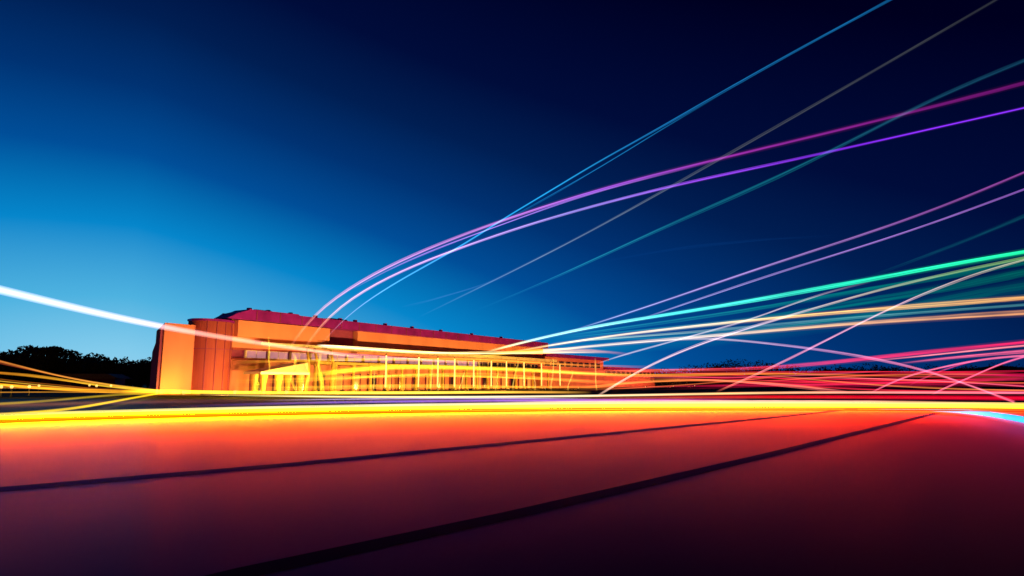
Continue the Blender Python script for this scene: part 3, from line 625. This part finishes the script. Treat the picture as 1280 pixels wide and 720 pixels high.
trail('purple streak lying along the middle of the road', [(200, 509), (300, 505.5), (400, 503), (520, 501.5), (640, 500.5), (760, 500), (860, 500), (940, 499)], None, (5, 5), [(0, (70, 40, 60)), (.4, (120, 85, 190)), (.7, (160, 90, 200)), (1, (210, 30, 90))], 1.35, z=.2, group=GB, fade=(.3, .15), n=14, shells=BLUR)
trail('white lilac streak just beyond the purple one', [(330, 500.5), (420, 499), (520, 498), (640, 498), (740, 498)], None, (2.5, 2.5), c1((200, 180, 255)), .9, z=.25, group=GB, fade=(.3, .2), n=14)
trail('crimson streak along the right half of the road', [(720, 499), (800, 497), (900, 496), (1000, 496), (1100, 496.5), (1200, 497), (1280, 498), (1340, 498)], None, (5, 10), [(0, (225, 60, 60)), (.4, (225, 0, 28)), (1, (225, 0, 50))], 1.1, z=.45, group=GB, fade=(.4, 0), n=14, shells=BLUR)
trail('pink white streak between crimson and yellow on the right', [(620, 503), (700, 502), (860, 501), (1000, 501), (1120, 501.5), (1200, 502.5)], None, (2.5, 2.5), [(0, (255, 220, 190)), (.6, (255, 190, 170)), (1, (255, 130, 110))], 1.2, z=.3, group=GB, fade=(.15, .2), n=14)
trail('icy white and cyan streak bending round the plaza corner', [(1090, 511), (1140, 511.5), (1190, 513), (1225, 516), (1255, 520), (1280, 524.5), (1310, 531), (1345, 541)], None, (1, 18), [(0, (255, 215, 190)), (.3, (225, 220, 250)), (.5, (165, 220, 250)), (.68, (70, 195, 248)), (1, (10, 125, 225))], 1.2, z=.22, solid=True, group=GB, n=14, shells=((1, 1),), flat=.9)
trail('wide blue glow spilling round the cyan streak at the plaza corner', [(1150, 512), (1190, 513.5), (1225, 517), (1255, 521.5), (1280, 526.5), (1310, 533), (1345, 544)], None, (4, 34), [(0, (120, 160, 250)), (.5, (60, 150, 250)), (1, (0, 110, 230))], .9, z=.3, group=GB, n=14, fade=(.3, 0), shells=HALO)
trail('dusky brown gold haze along the left half of the road', [(-60, 507), (0, 507), (120, 504), (240, 501.5), (360, 500)], None, (12, 7), [(0, (150, 85, 35)), (1, (120, 70, 90))], .5, z=.25, group=GB, n=14, fade=(0, .4), shells=HALO)  # glowing tube added to brighten the left of the road like a warm haze
trail('cream strand riding along the upper side of the long yellow streak', [(-60, 520.7), (0, 517.7), (120, 514.2), (240, 511.2), (400, 507.7), (560, 505.2), (700, 503.7), (860, 502.7), (1000, 502.7), (1120, 503.0), (1200, 503.7), (1280, 504.7), (1340, 505.2)], None, (4.6, 4), [(0, (255, 235, 90)), (.4, (255, 240, 190)), (.75, (255, 225, 170)), (1, (255, 200, 90))], 1.0, z=.4, solid=True, group=GB, n=14, shells=((1, 1),))
trail('amber strand riding along the lower side of the long yellow streak', [(-60, 527.6), (0, 524.6), (120, 521.1), (240, 518.1), (400, 514.6), (560, 512.1), (700, 510.6), (860, 509.6), (1000, 509.6), (1120, 509.9), (1200, 510.6), (1280, 511.6), (1340, 512.1)], None, (5, 4), [(0, (255, 190, 0)), (.4, (255, 180, 20)), (.7, (255, 165, 45)), (1, (235, 110, 30))], 1.0, z=.4, solid=True, group=GB, n=14, shells=((1, 1),))
trail('deep orange strand fringing the lower edge of the long yellow streak', [(-60, 530.2), (0, 527.2), (120, 523.7), (240, 520.7), (400, 517.2), (560, 514.7), (700, 513.2), (860, 512.2), (1000, 512.2), (1120, 512.5), (1200, 513.2), (1280, 514.2), (1340, 514.7)], None, (3.6, 2.6), [(0, (255, 150, 0)), (.4, (255, 135, 0)), (.7, (250, 110, 25)), (1, (200, 60, 30))], 1.0, z=.36, solid=True, group=GB, n=14, shells=((1, 1),))
